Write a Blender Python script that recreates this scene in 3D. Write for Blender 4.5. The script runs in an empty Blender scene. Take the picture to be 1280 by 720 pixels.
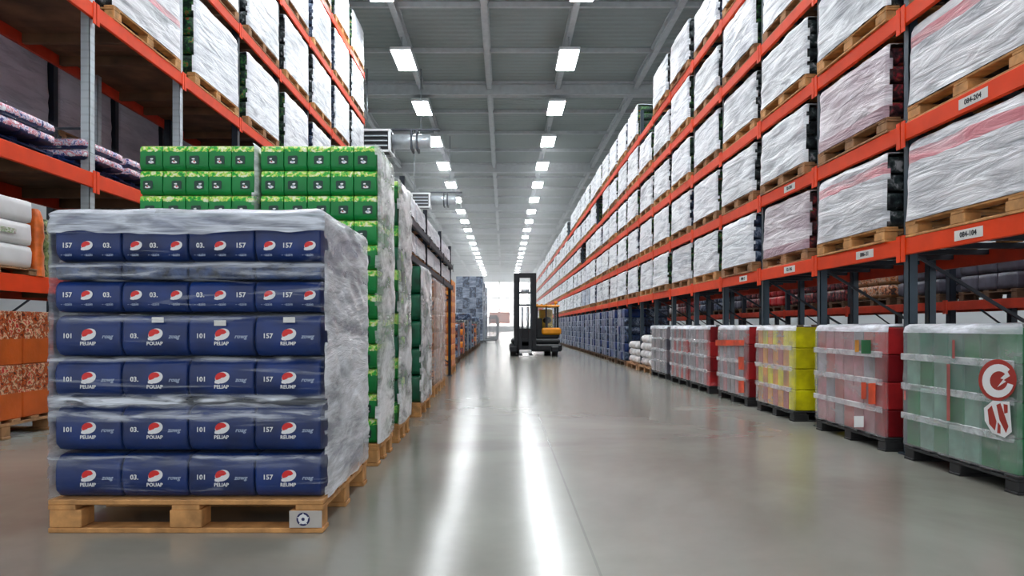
import bpy, math, random
from mathutils import Vector, Matrix, noise as mnoise

S = bpy.context.scene
C = S.collection
random.seed(7)
PI = math.pi

# ------------------------------------------------------------------ camera, world, exposure
cam_d = bpy.data.cameras.new('camera'); cam = bpy.data.objects.new('camera', cam_d); C.objects.link(cam)
cam.location = (0, 0, 0.9); cam.rotation_euler = (PI/2, 0, 0)
cam_d.sensor_width = 36; cam_d.lens = 850/1280*36
cam_d.shift_x = 10/1280; cam_d.shift_y = 48/1280
cam_d.clip_start = .05; cam_d.clip_end = 400
S.camera = cam
S.view_settings.view_transform = 'Standard'; S.view_settings.look = 'None'
S.view_settings.gamma = 1; S.view_settings.use_curve_mapping = False
S.view_settings.exposure = 0.62
S.cycles.use_denoising = True
try: S.cycles.denoiser = 'OPENIMAGEDENOISE'
except Exception: pass
S.cycles.max_bounces = 7; S.cycles.diffuse_bounces = 4; S.cycles.glossy_bounces = 3
S.cycles.transparent_max_bounces = 8; S.cycles.transmission_bounces = 3
S.cycles.sample_clamp_indirect = 8; S.cycles.use_light_tree = True
S.cycles.caustics_reflective = False; S.cycles.caustics_refractive = False

W = bpy.data.worlds.new('world'); S.world = W; W.use_nodes = True
W.node_tree.nodes['Background'].inputs[0].default_value = (.93, .96, 1, 1)
W.node_tree.nodes['Background'].inputs[1].default_value = 0.6
LAMP = 34.0
HAZE = 0.016

# ------------------------------------------------------------------ materials
def lin(r, g, b):
    f = lambda c: ((c/255+.055)/1.055)**2.4 if c/255 > .04045 else c/255/12.92
    return (f(r), f(g), f(b), 1)
MATS = {}
class NT:
    def __init__(s, name):
        s.m = bpy.data.materials.new(name); s.m.use_nodes = True; s.t = s.m.node_tree
        s.n = s.t.nodes; s.l = s.t.links; s.b = s.n['Principled BSDF']; s.out = s.n['Material Output']
        MATS[name] = s.m
    def new(s, ty, **kw):
        x = s.n.new(ty)
        for k, v in kw.items(): setattr(x, k, v)
        return x
    def coords(s, scale=(1,1,1), rot=(0,0,0), rnd=True, kind='Object'):
        tc = s.new('ShaderNodeTexCoord'); mp = s.new('ShaderNodeMapping')
        mp.inputs['Scale'].default_value = scale; mp.inputs['Rotation'].default_value = rot
        s.l.new(tc.outputs[kind], mp.inputs[0])
        if rnd:
            oi = s.new('ShaderNodeObjectInfo'); mu = s.new('ShaderNodeMath', operation='MULTIPLY'); mu.inputs[1].default_value = 37
            s.l.new(oi.outputs['Random'], mu.inputs[0]); s.l.new(mu.outputs[0], mp.inputs['Location'])
        return mp.outputs[0]
    def noise(s, vec, scale=5, detail=3, dist=0, rough=.5):
        x = s.new('ShaderNodeTexNoise'); x.inputs['Scale'].default_value = scale; x.inputs['Detail'].default_value = detail
        x.inputs['Distortion'].default_value = dist; x.inputs['Roughness'].default_value = rough
        s.l.new(vec, x.inputs['Vector']); return x.outputs['Fac']
    def ramp(s, fac, stops, const=False):
        r = s.new('ShaderNodeValToRGB'); e = r.color_ramp.elements
        while len(e) < len(stops): e.new(.5)
        for i, (p, c) in enumerate(stops): e[i].position = p; e[i].color = c
        if const: r.color_ramp.interpolation = 'CONSTANT'
        s.l.new(fac, r.inputs[0]); return r.outputs[0]
    def bump(s, h, strength=.3, dist=.01):
        b = s.new('ShaderNodeBump'); b.inputs['Strength'].default_value = strength; b.inputs['Distance'].default_value = dist
        s.l.new(h, b.inputs['Height']); s.l.new(b.outputs[0], s.b.inputs['Normal']); return b.outputs[0]
    def set(s, **kw):
        for k, v in kw.items():
            k = k.replace('_', ' ')
            if isinstance(v, (int, float, tuple)): s.b.inputs[k].default_value = v
            else: s.l.new(v, s.b.inputs[k])
        return s
def g(v): return (v, v, v, 1)

def plain(name, col, rough=.5, metal=0, var=.12, scale=6, bump=.1, spec=.5):
    t = NT(name); v = t.coords((scale,)*3); f = t.noise(v, 1, 4)
    lo = tuple(max(0, c*(1-var*1.6)) for c in col[:3])+(1,); hi = tuple(min(1, c*(1+var)) for c in col[:3])+(1,)
    t.set(Base_Color=t.ramp(f, [(.3, lo), (.7, hi)]), Roughness=rough, Metallic=metal)
    t.b.inputs['Specular IOR Level'].default_value = spec
    if bump: t.bump(f, bump)
    return t.m

def mixcol(t, fac, a, b):
    m = t.new('ShaderNodeMix', data_type='RGBA')
    for sock, v in ((m.inputs['Factor'], fac), (m.inputs['A'], a), (m.inputs['B'], b)):
        pass
    ins = [i for i in m.inputs if i.enabled]
    for i, v in zip(ins, (fac, a, b)):
        if isinstance(v, (int, float, tuple)): i.default_value = v
        else: t.l.new(v, i)
    return [o for o in m.outputs if o.enabled][0]
def sepz(t, v, ax=2):
    s = t.new('ShaderNodeSeparateXYZ'); t.l.new(v, s.inputs[0]); return s.outputs[ax]
def math_(t, op, a, b=None):
    m = t.new('ShaderNodeMath', operation=op)
    for i, v in enumerate((a, b)):
        if v is None: continue
        if isinstance(v, (int, float)): m.inputs[i].default_value = v
        else: t.l.new(v, m.inputs[i])
    return m.outputs[0]

def film(name, tint=(.84, .88, .92, 1), dark=(.26, .29, .34, 1), band=None, bandz=(.7, .85), mid=.47, bump=.9):
    """stretch film over rack loads: stretched streaks along the wrap, optional printed band beneath"""
    t = NT(name)
    v = t.coords((1.6, 1.6, 11), (.22, 0, 0)); f = t.noise(v, 1, 5, .7, .6)
    v2 = t.coords((3, 3, 3)); f2 = t.noise(v2, 1, 3)
    c = t.ramp(f, [(mid-.13, dark), (mid, tuple((a+b)/2 for a, b in zip(tint, dark))), (mid+.08, tint)])
    c = mixcol(t, t.ramp(f2, [(.35, g(0)), (.7, g(.55))]), c, tint)
    if band:
        z = sepz(t, t.coords(rnd=False)); z = math_(t, 'ADD', z, math_(t, 'MULTIPLY', f2, .05))
        m1 = math_(t, 'MULTIPLY', math_(t, 'GREATER_THAN', z, bandz[0]+.025), math_(t, 'LESS_THAN', z, bandz[1]+.025))
        m1 = math_(t, 'MULTIPLY', m1, t.ramp(f, [(.3, g(.2)), (.6, g(.75))]))
        c = mixcol(t, m1, c, band)
    t.set(Base_Color=c, Roughness=.3)
    t.bump(f, bump, .03)
    return t.m

def clear_film(name, base=.1, gain=1.0, edge=.35, streak=(1.5, 1.5, 9), lo=.5, hi=.7, tint=(.9, .92, .95, 1), rough=.18, rot=(0, 0, 0)):
    """partly transparent stretch film; wrinkled streaks of crumpled layers are milkier"""
    t = NT(name)
    v = t.coords(streak, rot); f = t.noise(v, 1, 6, .3, .68)
    st = t.ramp(f, [(lo, g(0)), (hi, g(gain))])
    lw = t.new('ShaderNodeLayerWeight'); lw.inputs['Blend'].default_value = .35
    e = math_(t, 'MULTIPLY', lw.outputs['Facing'], edge)
    fac = math_(t, 'MINIMUM', math_(t, 'ADD', math_(t, 'ADD', st, e), base), 1.0)
    t.set(Base_Color=tint, Roughness=rough); t.bump(f, 1, .02)
    tr = t.new('ShaderNodeBsdfTransparent'); mx = t.new('ShaderNodeMixShader')
    t.l.new(fac, mx.inputs[0]); t.l.new(tr.outputs[0], mx.inputs[1]); t.l.new(t.b.outputs[0], mx.inputs[2])
    t.l.new(mx.outputs[0], t.out.inputs[0])
    return t.m

def front_film(name, bands, zt):
    """clear stretch film, milky creased overlaps and painted highlight streaks at the given heights, folded over at the top"""
    t = NT(name); v0 = t.coords(rnd=False); z = sepz(t, v0)
    f = t.noise(t.coords((1.3, 1.3, 24), rnd=False), 1, 5, .9, .6); f2 = t.noise(t.coords((2.4, 1, 3.5), rnd=False), 1, 3); f3 = t.noise(t.coords((5, 2, 34), rnd=False), 1, 4, .5)
    zz = math_(t, 'ADD', z, math_(t, 'MULTIPLY', math_(t, 'SUBTRACT', f2, .5), .03))
    fac = t.ramp(f, [(.6, g(.01)), (.72, g(.3))])
    for zb, hw, st in bands:  # bands paint film overlaps and pale highlights along the tiers
        d = math_(t, 'DIVIDE', math_(t, 'ABSOLUTE', math_(t, 'SUBTRACT', zz, zb)), hw)
        m = math_(t, 'MULTIPLY', math_(t, 'MAXIMUM', math_(t, 'SUBTRACT', 1.0, d), 0), st)
        fac = math_(t, 'ADD', fac, math_(t, 'MULTIPLY', m, t.ramp(f3, [(.4, g(.12)), (.6, g(1))])))
    m = math_(t, 'GREATER_THAN', math_(t, 'ADD', zz, math_(t, 'MULTIPLY', math_(t, 'SUBTRACT', f2, .5), .06)), zt)
    fac = math_(t, 'ADD', fac, math_(t, 'MULTIPLY', m, t.ramp(f3, [(.35, g(.3)), (.62, g(.9))])))
    t.set(Base_Color=(.8, .86, .96, 1), Roughness=.14); t.bump(f, 1, .02)
    tr = t.new('ShaderNodeBsdfTransparent'); mx = t.new('ShaderNodeMixShader')
    t.l.new(math_(t, 'MINIMUM', fac, .95), mx.inputs[0]); t.l.new(tr.outputs[0], mx.inputs[1]); t.l.new(t.b.outputs[0], mx.inputs[2])
    t.l.new(mx.outputs[0], t.out.inputs[0]); return t.m

def speckle_pack(name, body, cols, z0, scale=28, rough=.4, zlow=-9):
    """printed pack: plain body colour with a mottled picture band above height z0"""
    t = NT(name); v = t.coords((scale,)*3); f = t.noise(v, 1, 3, .5, .6)
    n = len(cols); sp = t.ramp(f, [((.3+.4*i/n) if z0 > -.5 else (.36+.42*i/n), c) for i, c in enumerate(cols)])
    f2 = t.noise(t.coords((4, 4, 4)), 1, 2)
    bd = t.ramp(f2, [(.3, tuple(c*.7 for c in body[:3])+(1,)), (.7, body)])
    z = sepz(t, t.coords(rnd=False)); m = math_(t, 'GREATER_THAN', math_(t, 'ADD', z, math_(t, 'MULTIPLY', f, .03)), z0+.015)
    t.set(Base_Color=mixcol(t, m, bd, sp), Roughness=rough); t.bump(f, .25, .008); return t.m

M = {}
M['orange'] = plain('orange_paint', lin(238, 66, 2), .55, var=.06, bump=.03, spec=.3)
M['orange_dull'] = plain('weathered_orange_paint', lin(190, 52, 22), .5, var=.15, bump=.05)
M['steel_blue'] = plain('dark_blue_grey_paint', lin(58, 74, 86), .4, .2, var=.12)
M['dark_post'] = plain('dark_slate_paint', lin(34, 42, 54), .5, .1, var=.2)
M['wood'] = plain('pallet_pine', lin(205, 150, 92), .7, var=.22, scale=14, bump=.3)
M['wood2'] = plain('weathered_pallet_wood', lin(172, 126, 86), .75, var=.3, scale=10, bump=.3)
M['wood_dark'] = plain('dark_stained_wood', lin(96, 70, 50), .8, var=.35, scale=8, bump=.3)
M['deck_wood'] = plain('brown_decking', lin(104, 72, 48), .75, var=.35, scale=3, bump=.25)
M['black'] = plain('black_paint', lin(24, 28, 34), .4, .1, var=.2)
M['black_pallet'] = plain('black_plastic', lin(40, 40, 42), .6, var=.2)
M['rubber'] = plain('black_rubber', lin(16, 16, 17), .8, var=.2)
M['yellow_paint'] = plain('amber_yellow_paint', lin(245, 160, 20), .35, var=.06, bump=0)
M['yellow_vis'] = plain('pale_yellow_panel', lin(240, 220, 110), .6, var=.1, bump=0)
M['white'] = plain('white_enamel', lin(228, 230, 232), .4, var=.05, bump=0)
M['paper'] = plain('white_paper', lin(226, 226, 222), .6, var=.05, bump=0)
M['ink'] = plain('dark_ink', lin(40, 40, 48), .6, var=.02, bump=0)
M['navy_ink'] = plain('navy_ink', lin(34, 38, 92), .5, var=.02, bump=0)
M['grey_block'] = plain('grey_painted_block', lin(196, 190, 184), .6, var=.1)
M['red_ink'] = plain('red_ink', lin(224, 38, 36), .4, var=.03, bump=0)
M['white_ink'] = plain('white_ink', lin(236, 238, 240), .4, var=.02, bump=0)
M['pale_ink'] = plain('faded_white_ink', lin(165, 180, 205), .4, var=.05, bump=0)
M['leaf_ink'] = plain('dark_green_ink', lin(30, 66, 56), .5, var=.1, bump=0)
M['brick_ink'] = plain('brick_red_ink', lin(168, 52, 44), .4, var=.05, bump=0)
M['galv'] = plain('galvanised_steel', lin(176, 184, 190), .35, .75, var=.15, scale=20)
M['silver'] = plain('silver_duct_metal', lin(214, 222, 228), .3, .6, var=.08)
M['ceil_panel'] = None
M['ceil_beam'] = plain('pale_grey_roof_steel', lin(190, 196, 198), .6, .1, var=.06)
M['wall'] = plain('pale_wall_panel', lin(205, 210, 214), .7, var=.04, scale=.6)
M['far_orange'] = plain('orange_dock_panel', lin(240, 110, 60), .6, var=.05)
M['navy_pack'] = plain('navy_shrink_pack', lin(8, 44, 108), .28, var=.3, scale=7, bump=.55)
M['navy_pack_dull'] = plain('navy_shrink_pack_speckled', lin(40, 62, 104), .3, var=.55, scale=26, bump=.8)
M['blue_tray'] = speckle_pack('blue_bottle_packs', lin(30, 46, 100), [lin(24, 30, 84), lin(70, 70, 150), lin(225, 222, 238), lin(200, 60, 90), lin(235, 235, 245)], .03, 20)
M['green_case'] = speckle_pack('green_carton_print', lin(2, 142, 66), [lin(8, 96, 40), lin(20, 160, 50), lin(60, 190, 60), lin(205, 220, 90), lin(225, 235, 200)], .118, 34)
M['green_case2'] = speckle_pack('bright_green_carton_print', lin(6, 128, 48), [lin(6, 84, 40), lin(16, 140, 60), lin(90, 200, 70), lin(190, 220, 120), lin(170, 190, 90)], .085, 22)
M['teal_case'] = plain('dark_teal_green_carton', lin(6, 96, 66), .4, var=.35, scale=8)
M['orange_case'] = speckle_pack('orange_carton_print', lin(226, 104, 34), [lin(60, 22, 12), lin(110, 36, 16), lin(225, 100, 30), lin(120, 40, 20), lin(250, 215, 175), lin(210, 50, 40)], .21, 24)
M['amber_case'] = speckle_pack('amber_carton_print', lin(238, 128, 20), [lin(160, 70, 10), lin(220, 110, 20), lin(250, 150, 30), lin(250, 180, 60), lin(240, 130, 30)], .12, 20)
M['tan_case'] = speckle_pack('tan_mixed_cartons', lin(176, 130, 90), [lin(90, 70, 60), lin(150, 110, 80), lin(200, 180, 160), lin(210, 120, 60), lin(70, 60, 60)], .05, 14)
M['white_case'] = plain('white_carton', lin(224, 222, 224), .55, var=.06)
M['goods_dark'] = speckle_pack('dark_mixed_goods', lin(44, 52, 58), [lin(14, 18, 24), lin(36, 44, 50), lin(52, 66, 66), lin(110, 116, 120), lin(190, 190, 196)], -1, 16)
M['goods_green'] = speckle_pack('dark_green_goods', lin(34, 60, 54), [lin(18, 24, 24), lin(30, 60, 48), lin(50, 70, 60), lin(60, 150, 70), lin(200, 60, 60)], -1, 15)
M['goods_wine'] = speckle_pack('wine_dark_goods', lin(70, 34, 44), [lin(28, 20, 24), lin(74, 36, 46), lin(90, 60, 60), lin(190, 50, 70), lin(120, 150, 80)], -1, 15)
M['goods_navy'] = speckle_pack('navy_goods', lin(34, 50, 76), [lin(18, 24, 40), lin(36, 54, 86), lin(70, 90, 120), lin(150, 165, 190), lin(60, 80, 110)], -1, 9)
M['f_white'] = film('milky_film')
M['f_white2'] = film('milky_wrinkled_film', (.86, .9, .95, 1), (.34, .38, .45, 1), mid=.44)
M['f_red'] = film('milky_film_red_band', (.82, .83, .87, 1), (.28, .3, .34, 1), lin(214, 70, 90), (.5, .58))
M['f_mauve'] = film('mauve_tinted_film', (.78, .73, .77, 1), (.34, .24, .3, 1), lin(150, 90, 110), (.1, .2), mid=.5)
M['f_navy'] = film('bluish_film', (.5, .58, .72, 1), (.06, .1, .2, 1), mid=.55)
M['f_lilac'] = film('lilac_grey_film', (.46, .44, .5, 1), (.3, .29, .35, 1), lin(190, 90, 110), (1.0, 1.08), mid=.45)
M['f_blueside'] = clear_film('milky_side_film', .34, .6, .12, (1.2, 1.2, 6), .42, .6, (.84, .88, .94, 1), .2, (.55, 0, 0))
M['f_side'] = clear_film('streaky_side_film', .22, .7, .15, (2, 2, 5), .42, .6, (.88, .9, .93, 1), .2, (.8, 0, 0))
M['f_bluefront'] = clear_film('clear_front_film', .015, .5, .0, (1.2, 1.2, 22), .6, .72, (.8, .86, .95, 1), .12)
M['f_clear'] = clear_film('hazy_film', .08, .32, .2, (1.5, 1.5, 5), .45, .75, (.82, .84, .86, 1), .22)
M['f_band'] = clear_film('film_overlap', .12, .3, .15, (1.5, 5, 5), .4, .6, (.84, .86, .9, 1), .22)
M['f_top'] = clear_film('milky_top_film', .38, .6, .2, (2, 2, 9), .4, .62, (.84, .88, .96, 1), .2)
def holes():   # uprights with the punched holes of racking
    t = NT('perforated_galvanised_post'); z = sepz(t, t.coords(rnd=False)); w = math_(t, 'FRACT', math_(t, 'MULTIPLY', z, 13.0))
    m = math_(t, 'GREATER_THAN', w, .72)
    tc = sepz(t, t.coords(rnd=False), 0)
    t.set(Base_Color=mixcol(t, math_(t, 'MULTIPLY', m, .14), lin(188, 198, 204), lin(90, 100, 110)), Roughness=.4, Metallic=.4); return t.m
M['galv_post'] = holes()
def ceilm():
    t = NT('ribbed_grey_roof_panel'); v = t.coords(rnd=False)
    w = t.new('ShaderNodeTexWave'); w.inputs['Scale'].default_value = 1.1; w.bands_direction = 'Y'; t.l.new(v, w.inputs[0])
    f = t.noise(v, .3, 3)
    t.set(Base_Color=t.ramp(f, [(.3, lin(142, 152, 149)), (.7, lin(156, 166, 165))]), Roughness=.75); t.bump(w.outputs['Fac'], .5, .05); return t.m
M['ceil_panel'] = ceilm()
def floorm():
    t = NT('polished_concrete'); v = t.coords(rnd=False)
    f = t.noise(v, .45, 6, .4, .6); f2 = t.noise(v, 3.5, 5, 0, .65); f3 = t.noise(v, 40, 2)
    c = t.ramp(f, [(.3, lin(118, 115, 106)), (.5, lin(144, 143, 134)), (.72, lin(166, 167, 158))])
    c = mixcol(t, math_(t, 'MULTIPLY', f2, .4), c, lin(120, 118, 110))
    # sawn control joints every 6 m, diagonal hairlines come from the noise
    for ax, per, off in ((0, 4.2, 1.75), (1, 5.0, .55)):
        a = math_(t, 'ABSOLUTE', math_(t, 'SUBTRACT', math_(t, 'FRACT', math_(t, 'DIVIDE', math_(t, 'ADD', sepz(t, v, ax), off+400*per/4), per)), .5))
        c = mixcol(t, math_(t, 'MULTIPLY', math_(t, 'LESS_THAN', a, .0013), .25), c, lin(70, 70, 66))
    r = t.ramp(f2, [(.3, g(.19)), (.7, g(.225))])
    t.set(Base_Color=c, Roughness=r); t.b.inputs['Specular IOR Level'].default_value = .75
    t.bump(f2, .015, .02); return t.m
M['floor'] = floorm()
def emit(name, col, st):
    t = NT(name); t.b.inputs['Emission Color'].default_value = col; t.b.inputs['Emission Strength'].default_value = st
    t.set(Base_Color=g(.8)); return t.m
M['lamp'] = emit('lamp_diffuser', (.93, .97, 1, 1), LAMP)
M['far_glow'] = emit('added_glow_surface', (.95, .98, 1, 1), 9.0)  # added glow for the far end, stands for no known source
M['glass'] = clear_film('tinted_glass', .12, .0, .1, tint=(.5, .6, .62, 1), rough=.05)

# ------------------------------------------------------------------ mesh helpers
class MB:
    def __init__(s): s.v = []; s.f = []; s.mi = []; s.sm = []
    def box(s, x0, y0, z0, x1, y1, z1, bev=0, mi=0):
        if x0 > x1: x0, x1 = x1, x0
        if y0 > y1: y0, y1 = y1, y0
        if z0 > z1: z0, z1 = z1, z0
        b = min(bev, (x1-x0)*.45, (y1-y0)*.45, (z1-z0)*.45)
        n = len(s.v)
        if b <= 0:
            for z in (z0, z1):
                for x, y in ((x0,y0),(x1,y0),(x1,y1),(x0,y1)): s.v.append((x,y,z))
            F = [(3,2,1,0),(4,5,6,7),(0,1,5,4),(1,2,6,5),(2,3,7,6),(3,0,4,7)]
            s.f += [tuple(n+i for i in q) for q in F]; s.mi += [mi]*6; s.sm += [0]*6; return s
        rings = []
        for z, i in ((z0, b), (z0+b, 0), (z1-b, 0), (z1, b)):
            r = []
            for x, y in ((x0+i+b*(i==0), y0+i),(x1-i-b*(i==0), y0+i),(x1-i, y0+i+b*(i==0)),(x1-i, y1-i-b*(i==0)),
                         (x1-i-b*(i==0), y1-i),(x0+i+b*(i==0), y1-i),(x0+i, y1-i-b*(i==0)),(x0+i, y0+i+b*(i==0))):
                r.append(len(s.v)); s.v.append((x,y,z))
            rings.append(r)
        s.loft(rings, mi, 0); return s
    def loft(s, rings, mi=0, sm=1, cap=True, mifn=None):
        for a, b in zip(rings, rings[1:]):
            k = len(a)
            for i in range(k):
                q = (a[i], a[(i+1)%k], b[(i+1)%k], b[i])
                s.f.append(q); s.mi.append(mifn(q) if mifn else mi); s.sm.append(sm)
        if cap:
            s.f.append(tuple(reversed(rings[0]))); s.mi.append(mi); s.sm.append(0)
            s.f.append(tuple(rings[-1])); s.mi.append(mi); s.sm.append(0)
    def bar(s, p, q, w, h=None, mi=0):
        h = h or w; p = Vector(p); q = Vector(q); d = (q-p).normalized()
        up = Vector((0,0,1)) if abs(d.z) < .9 else Vector((0,1,0))
        a = d.cross(up).normalized(); b = a.cross(d).normalized(); n = len(s.v)
        for c in (p, q):
            for i, j in ((-1,-1),(1,-1),(1,1),(-1,1)): s.v.append(tuple(c+a*w/2*i+b*h/2*j))
        for f in [(3,2,1,0),(4,5,6,7),(0,1,5,4),(1,2,6,5),(2,3,7,6),(3,0,4,7)]:
            s.f.append(tuple(n+i for i in f)); s.mi.append(mi); s.sm.append(0)
        return s
    def tube(s, p, q, r, n=14, mi=0, r2=None):
        p = Vector(p); q = Vector(q); d = (q-p).normalized()
        up = Vector((0,0,1)) if abs(d.z) < .9 else Vector((0,1,0))
        a = d.cross(up).normalized(); b = a.cross(d).normalized(); R = []
        for c, rr in ((p, r), (q, r if r2 is None else r2)):
            ring = []
            for i in range(n):
                t = 2*PI*i/n; ring.append(len(s.v)); s.v.append(tuple(c+(a*math.cos(t)-b*math.sin(t))*-rr))
            R.append(ring)
        s.loft(R, mi, 1); return s
    def poly(s, pts, y, mi=0, axis='y', th=.002):
        """flat outline (x,z) extruded th towards -axis"""
        n = len(pts); a = len(s.v)
        for k in (0, -th):
            for (x, z) in pts: s.v.append((x, y+k, z) if axis == 'y' else (y+k, x, z))
        s.f.append(tuple(range(a+n, a+2*n))); s.mi.append(mi); s.sm.append(0)
        for i in range(n): s.f.append((a+i, a+(i+1)%n, a+n+(i+1)%n, a+n+i)); s.mi.append(mi); s.sm.append(0)
        return s
    def mesh(s, name, mats):
        m = bpy.data.meshes.new(name); m.from_pydata(s.v, [], s.f); 
        for k in (mats if isinstance(mats, (list, tuple)) else [mats]): m.materials.append(M[k] if isinstance(k, str) else k)
        m.polygons.foreach_set('material_index', s.mi); m.polygons.foreach_set('use_smooth', [bool(x) for x in s.sm])
        m.update(); return m
    def build(s, name, mats, parent=None): return obj(name, s.mesh(name, mats), parent)

def obj(name, data, parent=None, loc=None, rz=0):
    o = bpy.data.objects.new(name, data); C.objects.link(o)
    if parent: o.parent = parent
    if loc: o.location = loc
    if rz: o.rotation_euler.z = rz
    return o
def tag(o, label=None, cat=None, group=None, kind=None):
    if label: o['label'] = label
    if cat: o['category'] = cat
    if group: o['group'] = group
    if kind: o['kind'] = kind
    return o
def thing(name, label, cat, loc=(0,0,0), group=None, rz=0):
    return tag(obj(name, None, None, loc, rz), label, cat, group)
KIDS = {}
def kids(o):
    return [c for c in bpy.data.objects if c.parent == o]
def copy_tree(o, ch=None):
    c = o.copy(); C.objects.link(c)
    for k in (ch if ch is not None else kids(o)):
        n = copy_tree(k[0], k[1]); n.parent = c
    return c
def tree_of(o): return [(k, tree_of(k)) for k in kids(o)]
def struct(name, mb, mats):
    o = mb.build(name, mats); o['kind'] = 'structure'; return o

def rrect(w, d, r, n=3, seg=1):
    """outline of a rounded rectangle centred on 0, counter-clockwise, seg points along each side"""
    pts = []
    hw, hd = w/2, d/2
    cor = [((hw-r, -hd+r), -PI/2), ((hw-r, hd-r), 0), ((-hw+r, hd-r), PI/2), ((-hw+r, -hd+r), PI)]
    for k, ((cx, cy), a0) in enumerate(cor):
        for i in range(n+1):
            a = a0+PI/2*i/n; pts.append((cx+r*math.cos(a), cy+r*math.sin(a)))
        nx = cor[(k+1)%4]; a = nx[1]; e = (nx[0][0]+r*math.cos(a), nx[0][1]+r*math.sin(a)); b = pts[-1]
        for i in range(1, seg): t = i/seg; pts.append((b[0]+(e[0]-b[0])*t, b[1]+(e[1]-b[1])*t))
    return pts
def cushion(w, d, h, r=.03, amp=.004, seed=0, seg=3, rows=7, roll=.35, kx=1):
    """soft pack with rounded rims, standing on z=0, centred on x/y"""
    mb = MB(); R = []
    rr = min(h*roll, .06)
    prof = []
    for i in range(rows):
        u = i/(rows-1)
        if u < .34: a = (1-u/.34)*PI/2; prof.append((rr*(1-math.cos(a)), rr*(1-math.sin(a))))
        elif u > .66: a = (u-.66)/.34*PI/2; prof.append((rr*(1-math.cos(a)), h-rr*(1-math.sin(a))))
        else: prof.append((0, rr+(h-2*rr)*((u-.34)/.32)))
    for ins, z in prof:
        ring = []
        for x, y in rrect(w-2*ins*kx, d-2*ins, max(.004, r-ins*.4*kx), 3, seg):
            nn = mnoise.noise(Vector((x*9+seed*7.3, y*9, z*14)))*amp
            L = math.hypot(x, y) or 1
            ring.append(len(mb.v)); mb.v.append((x+x/L*nn-x/L*amp, y+y/L*nn-y/L*amp, z))
        R.append(ring)
    mb.loft(R, 0, 1); return mb
def shell(w, d, h, r=.05, amp=.012, seed=0, seg=10, rows=12, taper=0, topmi=None, mifn=None, keep=None, lean=0, freq=3.0, topdrop=.03):
    """wrinkled film shell: four sides and a closed top"""
    mb = MB(); R = []
    for j in range(rows+3):
        if j <= rows: z = h*j/rows; ins = taper*z/h
        else: k = j-rows; z = h+(.004 if k == 1 else .006); ins = taper+(.03 if k == 1 else min(w, d)*.3)
        if j == rows: z -= topdrop*.4; ins += .008
        ring = []
        for x, y in rrect(max(.05, w-2*ins), max(.05, d-2*ins), r if j <= rows else r*.6, 3, seg):
            L = math.hypot(x, y) or 1
            n1 = mnoise.noise(Vector((x*freq+seed*5.1, y*freq, z*freq*2.6+y*freq*.7)))
            n2 = mnoise.noise(Vector((x*freq*3+seed, y*freq*3, z*freq*6)))
            nn = amp*(abs(n1)*1.4+abs(n2)*.6)
            nz = mnoise.noise(Vector((x*4, y*4, seed+3)))*topdrop*.5 if j >= rows else 0
            ring.append(len(mb.v)); mb.v.append((x+x/L*nn+lean*z/h, y+y/L*nn, z+nz))
        R.append(ring)
    mb.loft(R, 0, 1, cap=False)
    mb.f.append(tuple(R[-1])); mb.mi.append(0); mb.sm.append(1)
    if mifn or keep:
        F, MI, SM = [], [], []
        for f, m_, s_ in zip(mb.f, mb.mi, mb.sm):
            c = sum((Vector(mb.v[i]) for i in f), Vector())/len(f)
            a, b_, cc = (Vector(mb.v[f[0]]), Vector(mb.v[f[1]]), Vector(mb.v[f[2]])); nrm = (b_-a).cross(cc-b_).normalized()
            if keep and not keep(c, nrm): continue
            F.append(f); MI.append(mifn(c, nrm) if mifn else m_); SM.append(s_)
        mb.f, mb.mi, mb.sm = F, MI, SM
    return mb
def case_box(w, d, h, bev=.006):
    return MB().box(-w/2, -d/2, 0, w/2, d/2, h, bev)

def pallet(w, d, h=.144, boards_along='x', n=6, bw=.1):
    """wooden pallet, centred, blocks in three rows; long boards run along x on top"""
    mb = MB(); t = h*.15; 
    for i in range(n):       # top boards run along x
        y = -d/2+bw/2+(d-bw)*i/(n-1); mb.box(-w/2, y-bw/2, h-t, w/2, y+bw/2, h, .003)
    for i in (-1, 0, 1):     # stringer boards along y
        x = i*(w/2-bw*.6); mb.box(x-bw*.6, -d/2, h-2*t, x+bw*.6, d/2, h-t-.0005, .002)
    for i in (-1, 0, 1):     # bottom boards along x
        y = i*(d/2-bw/2); mb.box(-w/2, y-bw/2, 0, w/2, y+bw/2, t, .003)
    for i in (-1, 0, 1):
        for j in (-1, 0, 1):
            x = i*(w/2-.075); y = j*(d/2-bw/2); mb.box(x-.07, y-bw/2, t+.0005, x+.07, y+bw/2, h-2*t-.0005, .004)
    return mb
def text_mesh(s, size, mat, name='lettering', bold=False, ex=.0008, shear=0):
    c = bpy.data.curves.new(name, 'FONT'); c.body = s; c.size = size; c.extrude = ex; c.align_x = 'CENTER'; c.align_y = 'CENTER'
    c.resolution_u = 2; c.shear = shear
    if bold: c.offset = size*.02
    o = bpy.data.objects.new('t', c); C.objects.link(o)
    dg = bpy.context.evaluated_depsgraph_get(); m = bpy.data.meshes.new_from_object(o.evaluated_get(dg))
    bpy.data.objects.remove(o); bpy.data.curves.remove(c)
    m.materials.clear(); m.materials.append(M[mat]); m.name = name
    m.transform(Matrix.Rotation(PI/2, 4, 'X'))   # faces -y
    return m
ORD = ['zeroth', 'first', 'second', 'third', 'fourth', 'fifth', 'sixth', 'seventh', 'eighth', 'ninth', 'tenth', 'eleventh', 'twelfth',
       'thirteenth', 'fourteenth', 'fifteenth', 'sixteenth', 'seventeenth', 'eighteenth', 'nineteenth']
def ordn(n):
    if n < 20: return ORD[n]
    t = {2: 'twenty', 3: 'thirty', 4: 'forty'}[n//10]
    return {2: 'twentieth', 3: 'thirtieth', 4: 'fortieth'}[n//10] if n % 10 == 0 else t+'-'+ORD[n%10]

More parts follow.
